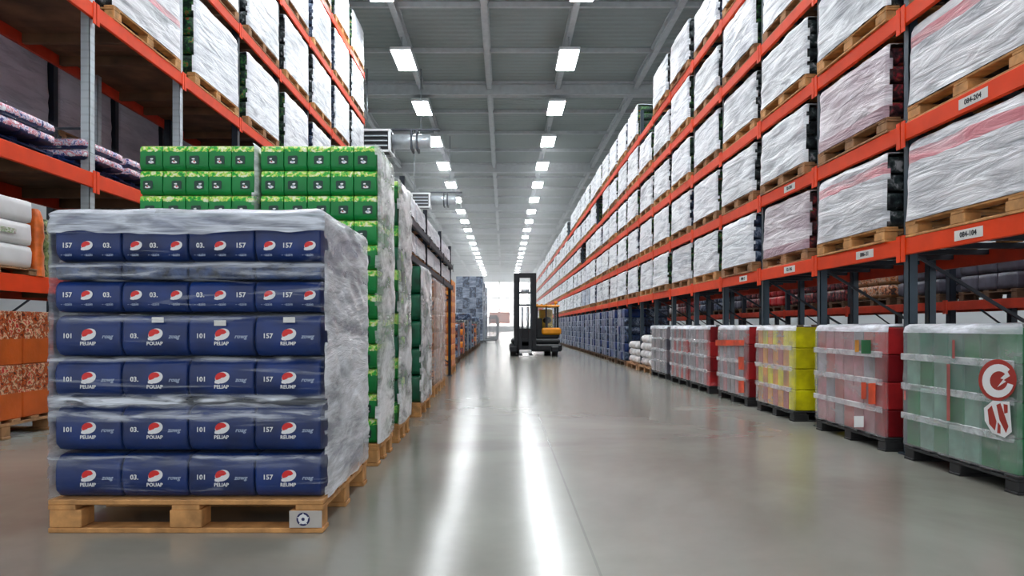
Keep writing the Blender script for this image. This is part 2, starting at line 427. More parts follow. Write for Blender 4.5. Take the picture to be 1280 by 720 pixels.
# ------------------------------------------------------------------ setting
XL, XR, Y0, Y1, ZC = -11.0, 13.0, -1.5, 118.0, 10.0
struct('floor', MB().box(XL, Y0, -.2, XR, Y1, 0), 'floor')
struct('ceiling', MB().box(XL, Y0, ZC, XR, Y1, ZC+.2), 'ceil_panel')
struct('wall_left', MB().box(XL-.2, Y0, 0, XL, Y1, ZC), 'wall')
struct('wall_right', MB().box(XR, Y0, 0, XR+.2, Y1, ZC), 'wall')
# far wall: pale panels framing an added glowing pane that brightens the far end
fw = MB()
for x0, x1 in ((XL, -6.0), (XR-3.5, XR)): fw.box(x0, Y1, 0, x1, Y1+.25, ZC)
fw.box(-6, Y1, 8.6, XR-3.5, Y1+.25, ZC); fw.box(-6, Y1, 0, XR-3.5, Y1+.25, .9)
for k in range(6): x = -6+15.5/6*(k+.0); fw.box(x-.12, Y1, .9, x+.12, Y1+.25, 8.6)
for z in (3.0, 5.8): fw.box(-6, Y1+.04, z-.1, XR-3.5, Y1+.21, z+.1)
struct('wall_far', fw, 'wall')
struct('added_glow_pane_1', MB().box(-5.9, Y1+.3, .95, XR-3.6, Y1+.33, 8.55), 'far_glow')  # glowing pane added to whiten the far wall and light the haze
o = struct('trim_1', MB().box(-2.6, Y1-.12, 1.4, 1.0, Y1-.02, 3.4, .02), 'far_orange')
def girder(y, w=.35, h=.5):
    mb = MB(); mb.box(XL, y-w/2, ZC-h, XR, y+w/2, ZC-h+.06); mb.box(XL, y-.04, ZC-h, XR, y+.04, ZC-.002); mb.box(XL, y-w/2, ZC-.08, XR, y+w/2, ZC-.002); return mb
n = 0
for k in range(9):
    n += 1; struct('trim_%d' % (n+1), girder(12.8+12.6*k), 'ceil_beam')
for x in (-5.8, -3.1, -.55, 2.0, 4.9, 7.8):
    n += 1; mb = MB(); mb.box(x-.09, Y0, ZC-.26, x+.09, Y1, ZC-.22); mb.box(x-.025, Y0, ZC-.22, x+.025, Y1, ZC-.001); mb.box(x-.12, Y0, ZC-.06, x+.12, Y1, ZC-.001)
    struct('trim_%d' % (n+1), mb, 'ceil_beam')
for k in range(36):
    y = 3.35+3.15*k
    if abs((y-12.8) % 12.6) < .3 or abs((y-12.8) % 12.6) > 12.3: continue
    n += 1; struct('trim_%d' % (n+1), MB().box(XL, y-.05, ZC-.14, XR, y+.05, ZC-.001), 'ceil_beam')

# ------------------------------------------------------------------ ceiling lights
lt = thing('ceiling_light', '', 'ceiling light')
hb = MB().box(-.32, -.84, .02, .32, .84, .11, .015); hb.box(-.2, -.3, .11, .2, .3, .17, .01); hb.build('housing', 'white', lt)
MB().box(-.28, -.8, 0, .28, .8, .019, .004).build('diffuser', 'lamp', lt)
for s in (-1, 1): MB().tube((0, .5*s, .111), (0, .5*s, .56), .012, 8).build('suspension_rod', 'galv', lt)
LT = tree_of(lt); first = True
for side, X in (('left', -3.12), ('right', 1.98)):
    for k in range(24):
        y = 2.55+4.68*k
        o = lt if first else copy_tree(lt, LT); first = False
        o.location = (X, y, 9.2)
        q = k-3
        lab = ('bright ceiling light, %s from the camera in the %s row over the aisle' % (ordn(q+1), side)) if q >= 0 else 'ceiling light overhead, nearest part of the %s row, %s behind the first seen' % (side, ordn(-q))
        tag(o, lab, 'ceiling light', 'ceiling lights over the aisle')
for side, X in (('left', -8.2), ('right', 8.2)):  # extra lamps hidden by the racks, added to light the outer sides
    for k in range(10):
        o = copy_tree(lt, LT); o.location = (X, 5+9.4*k, 9.2)
        tag(o, 'added unseen light over the side aisle beyond the %s racking, %s from the near end' % (side, ordn(k+1)), 'ceiling light', 'added unseen lights over the side aisles')

# ------------------------------------------------------------------ racks
def rack(name, label, xf, depth, ys, levels, bh, sgn, post, beamm, ztop, near=20, deck=False, postw=.085, low=None, diag=True):
    """xf aisle-side plane, sgn +1 when the rack lies towards +x"""
    r = thing(name, label, 'pallet rack', (xf+sgn*depth/2, (ys[0]+ys[-1])/2, 0)); ox, oy = -(xf+sgn*depth/2), -(ys[0]+ys[-1])/2
    def B(mb, nm, mats, kind=None, par=r):
        mb.v = [(x+ox, y+oy, z) for x, y, z in mb.v]; p = mb.build(nm, mats, par)
        if kind: p['kind'] = kind
        return p
    xa, xb = xf+sgn*.035, xf+sgn*(.035+postw)
    xr0, xr1 = xf+sgn*(depth-.035-postw), xf+sgn*(depth-.035)
    for i, y in enumerate(ys):
        mb = MB(); hw = postw/2
        for a, b in ((xa, xb), (xr0, xr1)):   # C-section posts with foot plates
            mb.box(a, y-hw, 0, b, y-hw+.006, ztop); mb.box(a, y+hw-.006, 0, b, y+hw, ztop)
            mb.box(a, y-hw, 0, a+sgn*.006, y+hw, ztop); mb.box(a-sgn*.02, y-hw-.03, 0, b+sgn*.02, y+hw+.03, .012)
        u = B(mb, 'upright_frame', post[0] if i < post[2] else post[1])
        if not diag:
            for zb in [.2]+[q+.5 for q in levels]:
                B(MB().bar((xb, y, zb), (xr0, y, zb), .02), 'strut', 'dark_post', par=u)
            continue
        br = MB(); z = .25; k = 0
        while z < ztop-.7:
            a, b = (xb, xr0) if k % 2 == 0 else (xr0, xb); br.bar((a, y, z), (b, y, z+(.55 if diag else 0)), .02); z += (.6 if diag else 1.6); k += 1
        br.bar((xb, y, .2), (xr0, y, .2), .02)
        B(br, 'brace', 'dark_post', par=u)
    far = MB()
    for z in levels:
        rear = MB()
        for i in range(len(ys)-1):
            mb = MB() if (i < near) else far
            y0, y1 = ys[i]+.006, ys[i+1]-.006
            x0 = xf; x1 = xf+sgn*.034
            mb.box(x0, y0, z-bh/2, x1, y1, z+bh/2, .004)
            for ye, s in ((y0, 1), (y1, -1)):   # end connector hooks
                mb.box(x0-sgn*.006, ye, z-bh/2-.05, x0-sgn*.0005, ye+s*.045, z+bh/2+.02)
            if i < near: B(mb, 'beam', beamm)
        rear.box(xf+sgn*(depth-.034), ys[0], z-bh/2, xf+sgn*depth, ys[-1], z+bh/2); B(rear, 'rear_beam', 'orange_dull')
        if deck:
            dk = MB(); y = ys[0]
            while y < ys[-1]-.16:
                dk.box(xf+sgn*.04, y+.001, z+bh/2-.02, xf+sgn*(depth-.04), y+.147, z+bh/2-.004*(int(y*100)%2)); y += .149
            for i in range(len(ys)-1):
                for k in (1, 2): yy = ys[i]+(ys[i+1]-ys[i])*k/3; dk.box(xf+sgn*.035, yy-.025, z-bh/2+.02, xf+sgn*(depth-.035), yy+.025, z+bh/2-.021)
            B(dk, 'slatted_deck', 'deck_wood')
        else:
            cb = MB()
            for i in range(len(ys)-1):
                for k in (.18, .5, .82): yy = ys[i]+(ys[i+1]-ys[i])*k; cb.box(xf+sgn*.035, yy-.03, z+bh/2-.04, xf+sgn*(depth-.035), yy+.03, z+bh/2-.001)
            B(cb, 'pallet_supports', 'dark_post', 'stuff')
    if far.v: B(far, 'far_beams', beamm, 'stuff')
    return r, (ox, oy)

RX, RP, RD0 = 2.78, 1.323, 4.76
RY = [RD0+RP*i for i in range(-1, 44)]
RZ = [1.455, 2.25, 3.055, 3.885, 4.75]; RBH = .115
rr, (rox, roy) = rack('pallet_rack', 'long orange and slate pallet racking right of the aisle, five beam levels high',
          RX, 1.1, RY, RZ, RBH, 1, ('steel_blue', 'steel_blue', 99), 'orange', 5.35, postw=.062)
LX, LP, LD0 = -3.9, 1.79, 6.5
LY = [LD0+LP*i for i in range(-2, 8)]
LZ = [1.25, 2.29, 3.90, 5.29, 6.63, 7.92]; LBH = .14
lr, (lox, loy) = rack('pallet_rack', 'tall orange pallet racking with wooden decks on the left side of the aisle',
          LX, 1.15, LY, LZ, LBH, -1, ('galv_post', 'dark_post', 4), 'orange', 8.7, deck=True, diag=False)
# location labels stuck on the beams of the right rack
def sticker(y, z, s, w=.25, h=.062):
    p = MB().box(RX-.0025+rox, y-w/2+roy, z-h/2, RX-.0005+rox, y+w/2+roy, z+h/2).build('location_label', 'paper', rr)
    t = text_mesh(s, h*.72, 'ink', bold=True); t.transform(Matrix.Rotation(-PI/2, 4, 'Z'))
    obj('lettering', t, p, (RX-.0035+rox, y+roy, z))
for i, (y, z, s) in enumerate([(4.07, 1.455, '084-104'), (5.24, 1.455, '086-31'), (6.62, 1.455, '02-106'), (7.9, 1.455, '088-12'), (4.03, 2.25, '084-204'), (6.62, 2.25, '02-206'), (3.9, 3.055, '084-304')]):
    sticker(y, z, s)

# ------------------------------------------------------------------ racked loads
def rack_load(name, goods, filmm, L, D, H, ph, seed, sgn, end=None):
    """shrink-wrapped load on a pallet: side faces the aisle (sgn: +1 aisle towards -x)"""
    t = thing(name, '', 'wrapped pallet')
    p = pallet(L, D, ph, n=6, bw=.1); p.v = [(y, x, z) for x, y, z in p.v]; p.f = [tuple(reversed(f)) for f in p.f]
    p.build('pallet', 'wood2' if seed % 2 else 'wood', t)
    gd = MB(); nr = 4; zz = ph; hh = H/nr
    for k in range(nr):
        for j in range(3):
            c = cushion(D-.05, (L-.05)/3-.004, hh-.004, .03, .006, seed+k*3+j, 2, 6, .3); n0 = len(gd.v)
            yy = (j-1)*(L-.05)/3
            gd.v += [(x, y+yy, z+zz) for x, y, z in c.v]; gd.f += [tuple(i+n0 for i in f) for f in c.f]; gd.mi += c.mi; gd.sm += c.sm
        zz += hh
    gd.build('stacked_goods', goods, t)
    def keep(c, nrm):
        if abs(nrm.x) > .5 or nrm.z > .5: return True
        return abs(c.x) > D/2-.03-.05*mnoise.noise(Vector((c.z*9, seed*3, 0)))
    f = shell(D, L, H+.012, .04, .014, seed, 12, 14, .012, keep=keep); f.v = [(x, y, z+ph) for x, y, z in f.v]
    f.build('stretch_film', filmm, t)
    return t
KINDS = [('goods_dark', 'f_white', 'white wrapped'), ('goods_green', 'f_white2', 'crinkled white'), ('goods_wine', 'f_mauve', 'mauve-tinted wrapped'),
         ('goods_dark', 'f_red', 'red-striped wrapped'), ('goods_navy', 'f_white2', 'pale blue wrapped'), ('goods_navy', 'f_navy', 'dark blue wrapped')]
protos = []
for side, (L, D, Hs, ph) in (('R', (1.09, 1.0, (.53, .62), .11)), ('L', (1.42, 1.05, (.98, 1.0), .14))):
    for hi, H in enumerate(Hs):
        for ki, (gd, fm, ad) in enumerate(KINDS):
            if side == 'L' and (ki in (2, 5) or hi): continue
            for var in range(2 if ki in (0, 1, 4) else 1):
                protos.append(dict(side=side, hi=hi, kind=ki, args=(gd, fm, L, D, H, ph, ki*7+hi*3+var*13+1), used=None))
def get_load(side, hi, ki):
    c = [p for p in protos if p['side'] == side and p['hi'] == hi and p['kind'] == ki]
    p = random.choice(c)
    if p['used'] is None:
        t = rack_load('wrapped_pallet_load', *p['args'], 1); p['used'] = t; p['tree'] = tree_of(t); return t
    return copy_tree(p['used'], p['tree'])
random.seed(11)
R_FIXED = {(0,0): 3, (0,1): 3, (0,2): 2, (0,3): 4, (1,0): 3, (1,1): 2, (1,2): 0, (1,3): 0, (2,0): 0, (2,1): 0, (2,2): 0}
for lv, z in enumerate(RZ):
    for i in range(len(RY)-1):
        y = (RY[i]+RY[i+1])/2
        ki = R_FIXED.get((lv, i), random.choice([0, 0, 1, 1, 4]))
        if lv == 0 and i in (14, 15): ki = 5
        if (lv, i) in ((4, 7), (3, 12), (2, 15), (4, 19)): continue    # empty pallet places
        hi = 0 if lv < 3 else (1 if (lv == 4 or random.random() < .6) else 0)
        if random.random() < .15: hi = 0
        o = get_load('R', hi, ki)
        # most visible bay (i = 0) is cut by the frame edge
        o.location = (RX+.5+random.uniform(-.02, .015), y+.055+random.uniform(-.015, .015), z+RBH/2+.0005)
        o.rotation_euler.z = random.uniform(-.008, .008) + (PI if random.random() < .5 else 0)
        tag(o, '%s load, %s beam level of right rack, %s bay from front' % (KINDS[ki][2], ordn(lv+1), ordn(i+1)), 'wrapped pallet', 'wrapped loads on the right rack')
for lv in (2, 3, 4, 5):
    for i in range(2, len(LY)-1):
        zt = LZ[lv]; y = (LY[i]+LY[i+1])/2
        if 408-850*(zt-.9)/y < -230: continue
        ki = random.choice([0, 1, 1, 4, 0]) if (lv, i) != (2, 2) else 3
        o = get_load('L', 0, ki)
        o.location = (LX-.52, y+.1, zt+LBH/2+.0005); o.rotation_euler.z = PI if random.random() < .5 else 0
        tag(o, '%s load, %s shelf of the left rack, %s bay from front' % (KINDS[ki][2], ordn(lv+1), ordn(i+1)), 'wrapped pallet', 'wrapped loads on the left rack')
# dark blue-grey wrapped loads on the second left shelf behind the green stacks
t = rack_load('wrapped_pallet_load', 'goods_navy', 'f_navy', 1.6, 1.0, .95, .14, 31, 1); TT = tree_of(t)
for k, i in enumerate((4, 5, 6)):
    o = t if k == 0 else copy_tree(t, TT); o.location = (LX-.55, (LY[i]+LY[i+1])/2, LZ[1]+LBH/2+.0005)
    tag(o, 'blue-grey load on left rack just above the green cartons, %s one back' % ordn(k+1), 'wrapped pallet', 'blue-grey loads on the second left shelf')

# trays of blue bottle packs on blue pallets on the second left shelf
def low_blue(seed):
    t = thing('bottle_pack_pallet', '', 'pallet of drinks')
    p = pallet(.68, 1.0, .12, n=5, bw=.09); p.v = [(y, x, z) for x, y, z in p.v]; p.f = [tuple(reversed(f)) for f in p.f]
    p.v = [(y, x, z) for x, y, z in p.v]; p.f = [tuple(reversed(f)) for f in p.f]
    p.build('pallet', M['navy_pack'], t)
    for k in range(2):
        for j in range(3):
            c = cushion(.98/2, .66/3, .1, .02, .01, seed+k*3+j, 3, 6, .4)
            for s in (-1, 1):
                o = obj('bottle_pack', c.mesh('bottle_pack', 'blue_tray'), t, (s*.245, (j-1)*.22, .1201+k*.1))
    f = shell(1.02, .69, .21, .03, .02, seed, 10, 5, .01); f.v = [(x, y, z+.12) for x, y, z in f.v]; f.build('stretch_film', 'f_bluefront', t)
    return t
for k, y in enumerate((4.95, 5.67, 6.74, 7.5)):
    o = low_blue(k*5+3); o.location = (LX-.53, y, LZ[1]+LBH/2+.0005)
    tag(o, 'low pallet of blue bottle packs on the left shelf, %s from the front' % ordn(k+1), 'pallet of drinks', 'blue bottle packs on the left shelf')

# white cartons, orange and green sacks on the lowest left shelf
t = thing('carton_stack', 'stack of white wrapped cartons on the lowest shelf at the left edge', 'cartons', (LX-.29, 5.22, LZ[0]+LBH/2+.0005))
p = pallet(.6, .9, .055, n=5, bw=.09); p.build('pallet', 'wood2', t)
for k in range(3):
    for j in range(2):
        c = cushion(.56, .43, .185, .02, .008, k*2+j, 3, 6, .15); obj('carton', c.mesh('carton', 'white_case'), t, (0, (j-.5)*.44, .0555+k*.187))
MB().box(.284, .05, .32, .288, .22, .36).build('printed_panel', speckle_pack('green_panel_print', lin(140, 160, 110), [lin(190, 180, 170), lin(120, 150, 90), lin(220, 220, 215), lin(150, 110, 120)], -1, 30), t)
def sack(name, label, mat, loc, w, d, h, seed):
    m = shell(w, d, h, min(w, d)*.35, .02, seed, 6, 10, .01, freq=6)
    o = m.build(name, mat); o.location = loc; return tag(o, label, 'bag')
t2 = plain('orange_snack_bag', lin(232, 110, 40), .35, var=.3, scale=9, bump=.6); t3 = speckle_pack('olive_green_bag', lin(110, 130, 80), [lin(40, 50, 36), lin(110, 130, 80), lin(160, 170, 120), lin(50, 40, 40)], -1, 12)
sack('snack_bag', 'tall orange bag beside the white cartons on the lowest left shelf', t2, (LX-.19, 5.735, LZ[0]+LBH/2+.001), .38, .1, .56, 3)
sack('snack_bag', 'olive green mottled bag behind the orange bag on the lowest left shelf', t3, (LX-.21, 5.86, LZ[0]+LBH/2+.001), .38, .11, .5, 8)

# second row of racking behind the left rack with lilac-grey loads
BY = [7.0+1.32*i for i in range(0, 8)]
rack('pallet_rack', 'dark racking seen through the left rack, holding lilac-grey wrapped loads', -5.45, 1.0, BY, [3.16, 5.4], .12, -1, ('dark_post', 'dark_post', 99), 'dark_post', 6.0)
t = rack_load('wrapped_pallet_load', 'goods_navy', 'f_lilac', 1.14, .9, 1.2, .12, 41, 1); TT = tree_of(t)
for k in range(7):
    o = t if k == 0 else copy_tree(t, TT); o.location = (-5.95, (BY[k]+BY[k+1])/2, 3.2205)
    tag(o, 'lilac-grey wrapped load seen through the left rack, %s from the near end' % ordn(k+1), 'wrapped pallet', 'lilac-grey loads behind the left rack')

# orange carton pallets under the left rack
def orange_stack(loc, label):
    t = thing('orange_carton_pallet', label, 'pallet of cartons', loc, 'orange carton pallets under the left rack')
    p = pallet(1.0, 1.2, .15, n=6); p.build('pallet', 'wood2', t)
    m = case_box(.48, .385, .436, .008).mesh('carton', 'orange_case')
    for k in range(2):
        for j in range(3):
            for s in (0, 1): obj('carton', m, t, (.25-.49*s, (j-1)*.392, .1505+.438*k))
    return t
orange_stack((-4.45, 5.4, 0), 'orange printed cartons on a pallet on the floor at the left edge')
orange_stack((-4.45, 4.02, 0), 'orange printed cartons on a pallet, cut off by the left edge of view')

# ------------------------------------------------------------------ blue drinks pallet
BX0, BX1, BY0, BY1 = -1.986, -.788, 2.96, 3.92
bw, bd = BX1-BX0, BY1-BY0
bt = thing('blue_drinks_pallet', 'film-wrapped stack of navy blue drink packs on a pine pallet at front left', 'pallet of drinks', ((BX0+BX1)/2, (BY0+BY1)/2, 0))
pl = pallet(bw, bd, .144, n=7, bw=.1).build('pallet', 'wood', bt)
cb = MB().box(bw/2-.146, -bd/2-.004, .024, bw/2-.004, -bd/2-.0005, .098, .001).build('grey_stamped_block', 'grey_block', pl)
cb['label'] = 'grey corner block with a round navy stamp'
def disc(r, n=28, cx=0, cz=0, ry=None, rot=0):
    ry = ry or r; P = []
    for i in range(n):
        a = 2*PI*i/n; x, z = r*math.cos(a), ry*math.sin(a); P.append((cx+x*math.cos(rot)-z*math.sin(rot), cz+x*math.sin(rot)+z*math.cos(rot)))
    return P
em = MB(); cx, cz = bw/2-.085, .062
em.poly(disc(.029, cx=cx, cz=cz), -bd/2-.0045, 0, th=.0006); em.poly(disc(.021, cx=cx, cz=cz), -bd/2-.0052, 1, th=.0006)
em.poly(disc(.0075, 8, cx=cx, cz=cz), -bd/2-.0059, 0, th=.0006)
for k in range(5):
    a = 2*PI*k/5+PI/2; em.poly(disc(.003, 6, cx=cx+.0235*math.cos(a), cz=cz+.0235*math.sin(a)), -bd/2-.0059, 1, th=.0006)
em.build('stamp', ['navy_ink', 'white_ink'], pl)
def emblem(size):
    """tilted white roundel with a red cap and a blue slit"""
    r = size/2; mb = MB()
    mb.poly(disc(r*1.12, 26, ry=r*.84, rot=.35), 0, 0, th=.0008)
    cap = []
    for i in range(15): a = -.15+PI*1.12*i/14; cap.append((r*.86*math.cos(a)-r*.16, r*.70*math.sin(a)+r*.14))
    cap += [(-r*.55, -r*.16), (-r*.1, r*.02), (r*.3, -r*.06)]
    ca, sa = math.cos(.35), math.sin(.35)
    cap = [(x*ca-z*sa, x*sa+z*ca) for x, z in cap]
    mb.poly(cap, -.0009, 1, th=.0008)
    mb.poly([(-r*1.15, -r*.55), (-r*.4, -r*.2), (r*.1, -r*.62), (-r*.5, -r*.95), (-r*1.1, -r*.85)], -.0009, 0, th=.0008)
    return mb.mesh('emblem', ['white_ink', 'red_ink'])
E1, E2 = emblem(.058), emblem(.046)
T_l = [text_mesh(s, .03, 'white_ink', bold=True) for s in ('101', '03.', '101', '157')]
T_r = [text_mesh(s, .026, 'pale_ink', bold=True, shear=.3) for s in ('zoag', 'rowg', 'zowg', 'roag')]
T_b = [text_mesh(s, .022, 'white_ink', bold=True) for s in ('PEUAIP', 'POUAP', 'PELIAP', 'REUMP')]
T_s = text_mesh('- -aaie', .02, 'pale_ink')
pk = 0
def zpx(y): return .9+(408-y)/287
tiers = [(622, 569), (566, 508), (500, 448), (446, 393), (390, 350), (349, 327), (326, 266)]
for ti, (ya, yb) in enumerate(tiers):
    z0 = max(zpx(ya), .1445) if ti else .1445; z1 = zpx(yb); h = z1-z0-.002
    nx = 4
    w = (bw-.03)/nx; d = (bd-.03)/3
    for v in range(2):
        pass
    for i in range(nx):
        for j in range(3):
            if 0 < i < nx-1 and j == 1 and ti < 6: continue      # nothing shows of the core packs
            pk += 1
            mm = cushion(w-.001, d-.001, h, .014, .002, pk, 3, 9, .32, kx=.1).mesh('drink_pack', 'navy_pack_dull' if ti == 5 else 'navy_pack')
            o = obj('drink_pack', mm, bt, (-(bw-.03)/2+w*(i+.5), -(bd-.03)/2+d*(j+.5), z0))
            if j == 0 and ti != 5:
                yf = -d/2+.0015
                zc = h*.46 if ti < 4 else h*(.3 if ti == 6 else .5)
                if ti < 4:
                    obj('emblem', E1, o, (.008, yf-.001, zc+.014))
                    if not (ti == 0 and i == 0): obj('lettering', T_l[i], o, (-.085, yf-.001, zc+.006))
                    obj('lettering', T_r[(i+ti) % 4], o, (.088, yf-.001, zc+.004)); obj('lettering', T_b[i], o, (.004, yf-.001, zc-.027))
                else:
                    for q in (-1, 0, 1):
                        obj('emblem' if (q+i+ti) % 2 == 0 else 'lettering', E2 if (q+i+ti) % 2 == 0 else T_l[(i+q) % 4], o, (q*.088+.012*((i*q) % 2), yf-.001, zc+.006))
                        obj('lettering', T_s, o, (q*.09, yf-.001, zc-.034))
# shipping stickers
for ti, i, dx in ((3, 1, .02), (3, 3, .01), (3, 2, .0)):
    z = zpx(398) if i != 2 else zpx(402)
    MB().box(-.026, -.001, -.012, .026, .0, .012).build('shipping_label', 'paper', bt).location = (-(bw-.03)/2+(bw-.03)/4*(i+.5)+dx, -bd/2+.012, z-.006)
M['f_drinks_front'] = front_film('drinks_front_film', [(zpx(501), .035, 1.3), (zpx(519), .03, .8), (zpx(449), .014, .5), (zpx(398), .022, .4), (zpx(332), .016, .7), (zpx(342), .026, .5), (zpx(572), .012, .6), (zpx(577), .03, .2)], zpx(291))
hB = zpx(262)-.146
FB = [(zpx(502), .022), (zpx(522), .016), (zpx(449), .013), (zpx(398), .016), (zpx(334), .016), (zpx(572), .012)]
def mif(c, n):
    if n.z > .5: return 2
    if c.y < -bd/2+.018: return 1
    return 0
bf = shell(bw+.018, bd+.02, hB, .04, .012, 5, 26, 72, .004, mifn=mif, freq=4.5, topdrop=.02)
bf.v = [(x, y, z+.146) for x, y, z in bf.v]; bf.build('stretch_film', ['f_blueside', 'f_drinks_front', 'f_top'], bt)

# ------------------------------------------------------------------ left aisle floor stacks
def green_logo(seed):
    random.seed(seed); mb = MB(); u = random.uniform
    def blob(cx, cz, rx, rz, y, mi, n=9): mb.poly([(cx+rx*u(.75, 1.1)*math.cos(2*PI*k/n), cz+rz*u(.7, 1.1)*math.sin(2*PI*k/n)) for k in range(n)], y, mi, th=.0008)
    mb.poly([(-.03, -.026), (.03, -.024), (.032, .022), (.024, .03), (-.026, .028), (-.032, .02)], 0, 0, th=.0008)
    blob(u(-.004, .004), -.012, .019, .010, -.0009, 1); blob(u(-.01, .01), .008, .011, .006, -.0009, 1, 7)
    blob(u(-.008, .008), -.009, .008, .005, -.0018, 2, 6)
    return mb.mesh('emblem', ['leaf_ink', 'white_ink', random.choice(['red_ink', 'brick_ink', 'pale_ink'])])
GL = [green_logo(s) for s in range(5)]
def case_stack(name, label, cat, x0, x1, y0, y1, ph, rows, cols, dcols, h, mats, filmm=None, logos=None, group=None, palm='wood', skipfilmfront=True, amp=.012, soft=False, jitter=.0, mcol=None, parts='carton', fs=None):
    w, d = x1-x0, y1-y0
    t = thing(name, label, cat, ((x0+x1)/2, (y0+y1)/2, 0), group)
    pallet(w, d, ph, n=6 if d > .6 else 5).build('pallet', palm, t)
    cw, cd, ch = (w-.02)/cols, (d-.02)/dcols, (h-ph)/rows
    cache = {}
    for k in range(rows):
        for i in range(cols):
            for j in range(dcols):
                if 0 < i < cols-1 and 0 < j < dcols-1 and k < rows-1: continue
                m = mcol(k, i, j) if mcol else mats[(k+i*3+j) % len(mats)]
                if m not in cache:
                    cache[m] = (cushion(cw-.001, cd-.001, ch-.001, .006, .003, len(cache), 2, 7, .2, kx=.02) if soft else case_box(cw-.003, cd-.003, ch-.003, .008)).mesh(parts, m)
                o = obj(parts, cache[m], t, (-(w-.02)/2+cw*(i+.5)+random.uniform(-1, 1)*jitter, -(d-.02)/2+cd*(j+.5), ph+.0005+ch*k))
                if logos and j == 0: obj('emblem', random.choice(logos), o, (random.uniform(-.02, .02), -cd/2+.0005, ch*.38))
    if filmm:
        keep = (lambda c, n: n.x > .3 or n.y > .5) if skipfilmfront else None
        f = shell(w+.02, d+.02, h-ph+.01, .03, amp, int(abs(x0*70+y0*13)) % 50, 12, 24, .0, keep=keep)
        f.v = [(x, y, z+ph+.002) for x, y, z in f.v]; f.build('stretch_film', filmm, t)
    return t
random.seed(3)
g1 = 'green carton stacks behind the blue drinks pallet'
case_stack('green_carton_pallet', 'left one of two green carton stacks behind the blue drinks pallet', 'pallet of cartons', -2.36, -1.6, 4.37, 5.0, .144, 12, 5, 2, 2.07, ['green_case'], 'f_side', GL, g1, soft=True, jitter=.001)
case_stack('green_carton_pallet', 'right one of two green carton stacks behind the blue drinks pallet', 'pallet of cartons', -1.58, -.81, 4.37, 4.95, .144, 12, 5, 2, 2.07, ['green_case'], 'f_side', GL, g1, soft=True, jitter=.001)
case_stack('green_carton_pallet', 'tall white-wrapped green carton stack just beyond the two front green stacks', 'pallet of cartons', -1.75, -.81, 5.24, 5.85, .144, 11, 3, 3, 2.03, ['green_case2', 'teal_case'], 'f_side', soft=True, amp=.02)
case_stack('green_carton_pallet', 'dark teal-green carton stack, lower than the green ones, on the left of the aisle', 'pallet of cartons', -1.7, -.82, 6.72, 7.6, .144, 5, 2, 3, 1.5, ['teal_case'], 'f_side', soft=True, amp=.02)
case_stack('tan_carton_pallet', 'film-wrapped tan mixed carton stack between the teal and the amber stacks', 'pallet of cartons', -1.75, -.88, 8.62, 9.5, .144, 6, 2, 3, 1.5, ['tan_case'], 'f_clear', soft=True, skipfilmfront=False)
case_stack('tan_carton_pallet', 'second tan mixed carton stack, right in front of the amber stack', 'pallet of cartons', -1.75, -.89, 9.58, 10.36, .144, 6, 2, 3, 1.5, ['tan_case'], 'f_clear', soft=True, skipfilmfront=False)
case_stack('amber_carton_pallet', 'amber orange carton stack standing at the left of the aisle', 'pallet of cartons', -1.9, -.97, 12.75, 13.75, .144, 8, 2, 3, 1.78, ['amber_case'], None, soft=True)
random.seed(9)
yy = 14.4
for k in range(9):
    mt = [['goods_navy'], ['goods_wine', 'goods_navy'], ['amber_case', 'goods_wine'], ['goods_navy', 'goods_dark']][k % 4]
    case_stack('mixed_drinks_pallet', 'low %s goods stack beyond the amber stack, %s of the low row' % (['navy', 'wine and navy', 'amber and wine', 'navy and dark'][k % 4], ordn(k+1)), 'pallet of goods', -2.1, -1.12, yy, yy+1.1, .144, 5, 2, 3, [1.35, .95, 1.0, 1.1][k % 4], mt, None, soft=True, group='low goods stacks left of the aisle', palm='wood_dark')
    yy += 2.1
for k, (x0, x1, y) in enumerate(((-2.55, -1.12, 36.0), (-2.6, -1.15, 41.0), (-2.6, -1.15, 46.0))):
    case_stack('crate_stack', 'tall stack of dark blue crates at far left of the aisle, %s back' % ordn(k+1), 'crates', x0, x1, y, y+1.5, .144, 6, 4, 2, 3.55, ['goods_navy', 'f_navy'], None, group='tall dark blue crate stacks', parts='crate', palm='black_pallet')
for k in range(3):   # wire cages beyond the crates
    t = thing('wire_cage', 'grey wire roll cage beyond the dark blue crates, %s back' % ordn(k+1), 'roll cage', (-.75, 38+6*k, 0), 'grey roll cages at the far left')
    fr = MB()
    for x in (-.35, .35):
        for y in (-.4, .4): fr.bar((x, y, .12), (x, y, 1.5), .05)
        for z in (.15, 1.48): fr.bar((x, -.4, z), (x, .4, z), .05)
    for y in (-.4, .4):
        for z in (.15, 1.48): fr.bar((-.35, y, z), (.35, y, z), .05)
    fr.build('frame', 'galv', t); wm = MB()
    for i in range(8):
        z = .25+i*.16; wm.bar((-.35, -.4, z), (-.35, .4, z), .012); wm.bar((.35, -.4, z), (.35, .4, z), .012); wm.bar((-.35, .4, z), (.35, .4, z), .012)
    for i in range(7): x = -.3+.1*i; wm.bar((x, .4, .15), (x, .4, 1.48), .012)
    wm.build('wire_mesh', 'galv', t); MB().box(-.35, -.4, .1, .35, .4, .13).build('base', 'black_pallet', t)
    for x in (-.3, .3):
        for y in (-.35, .35): MB().tube((x-.02, y, .05), (x+.02, y, .05), .05, 12).build('castor', 'rubber', t)

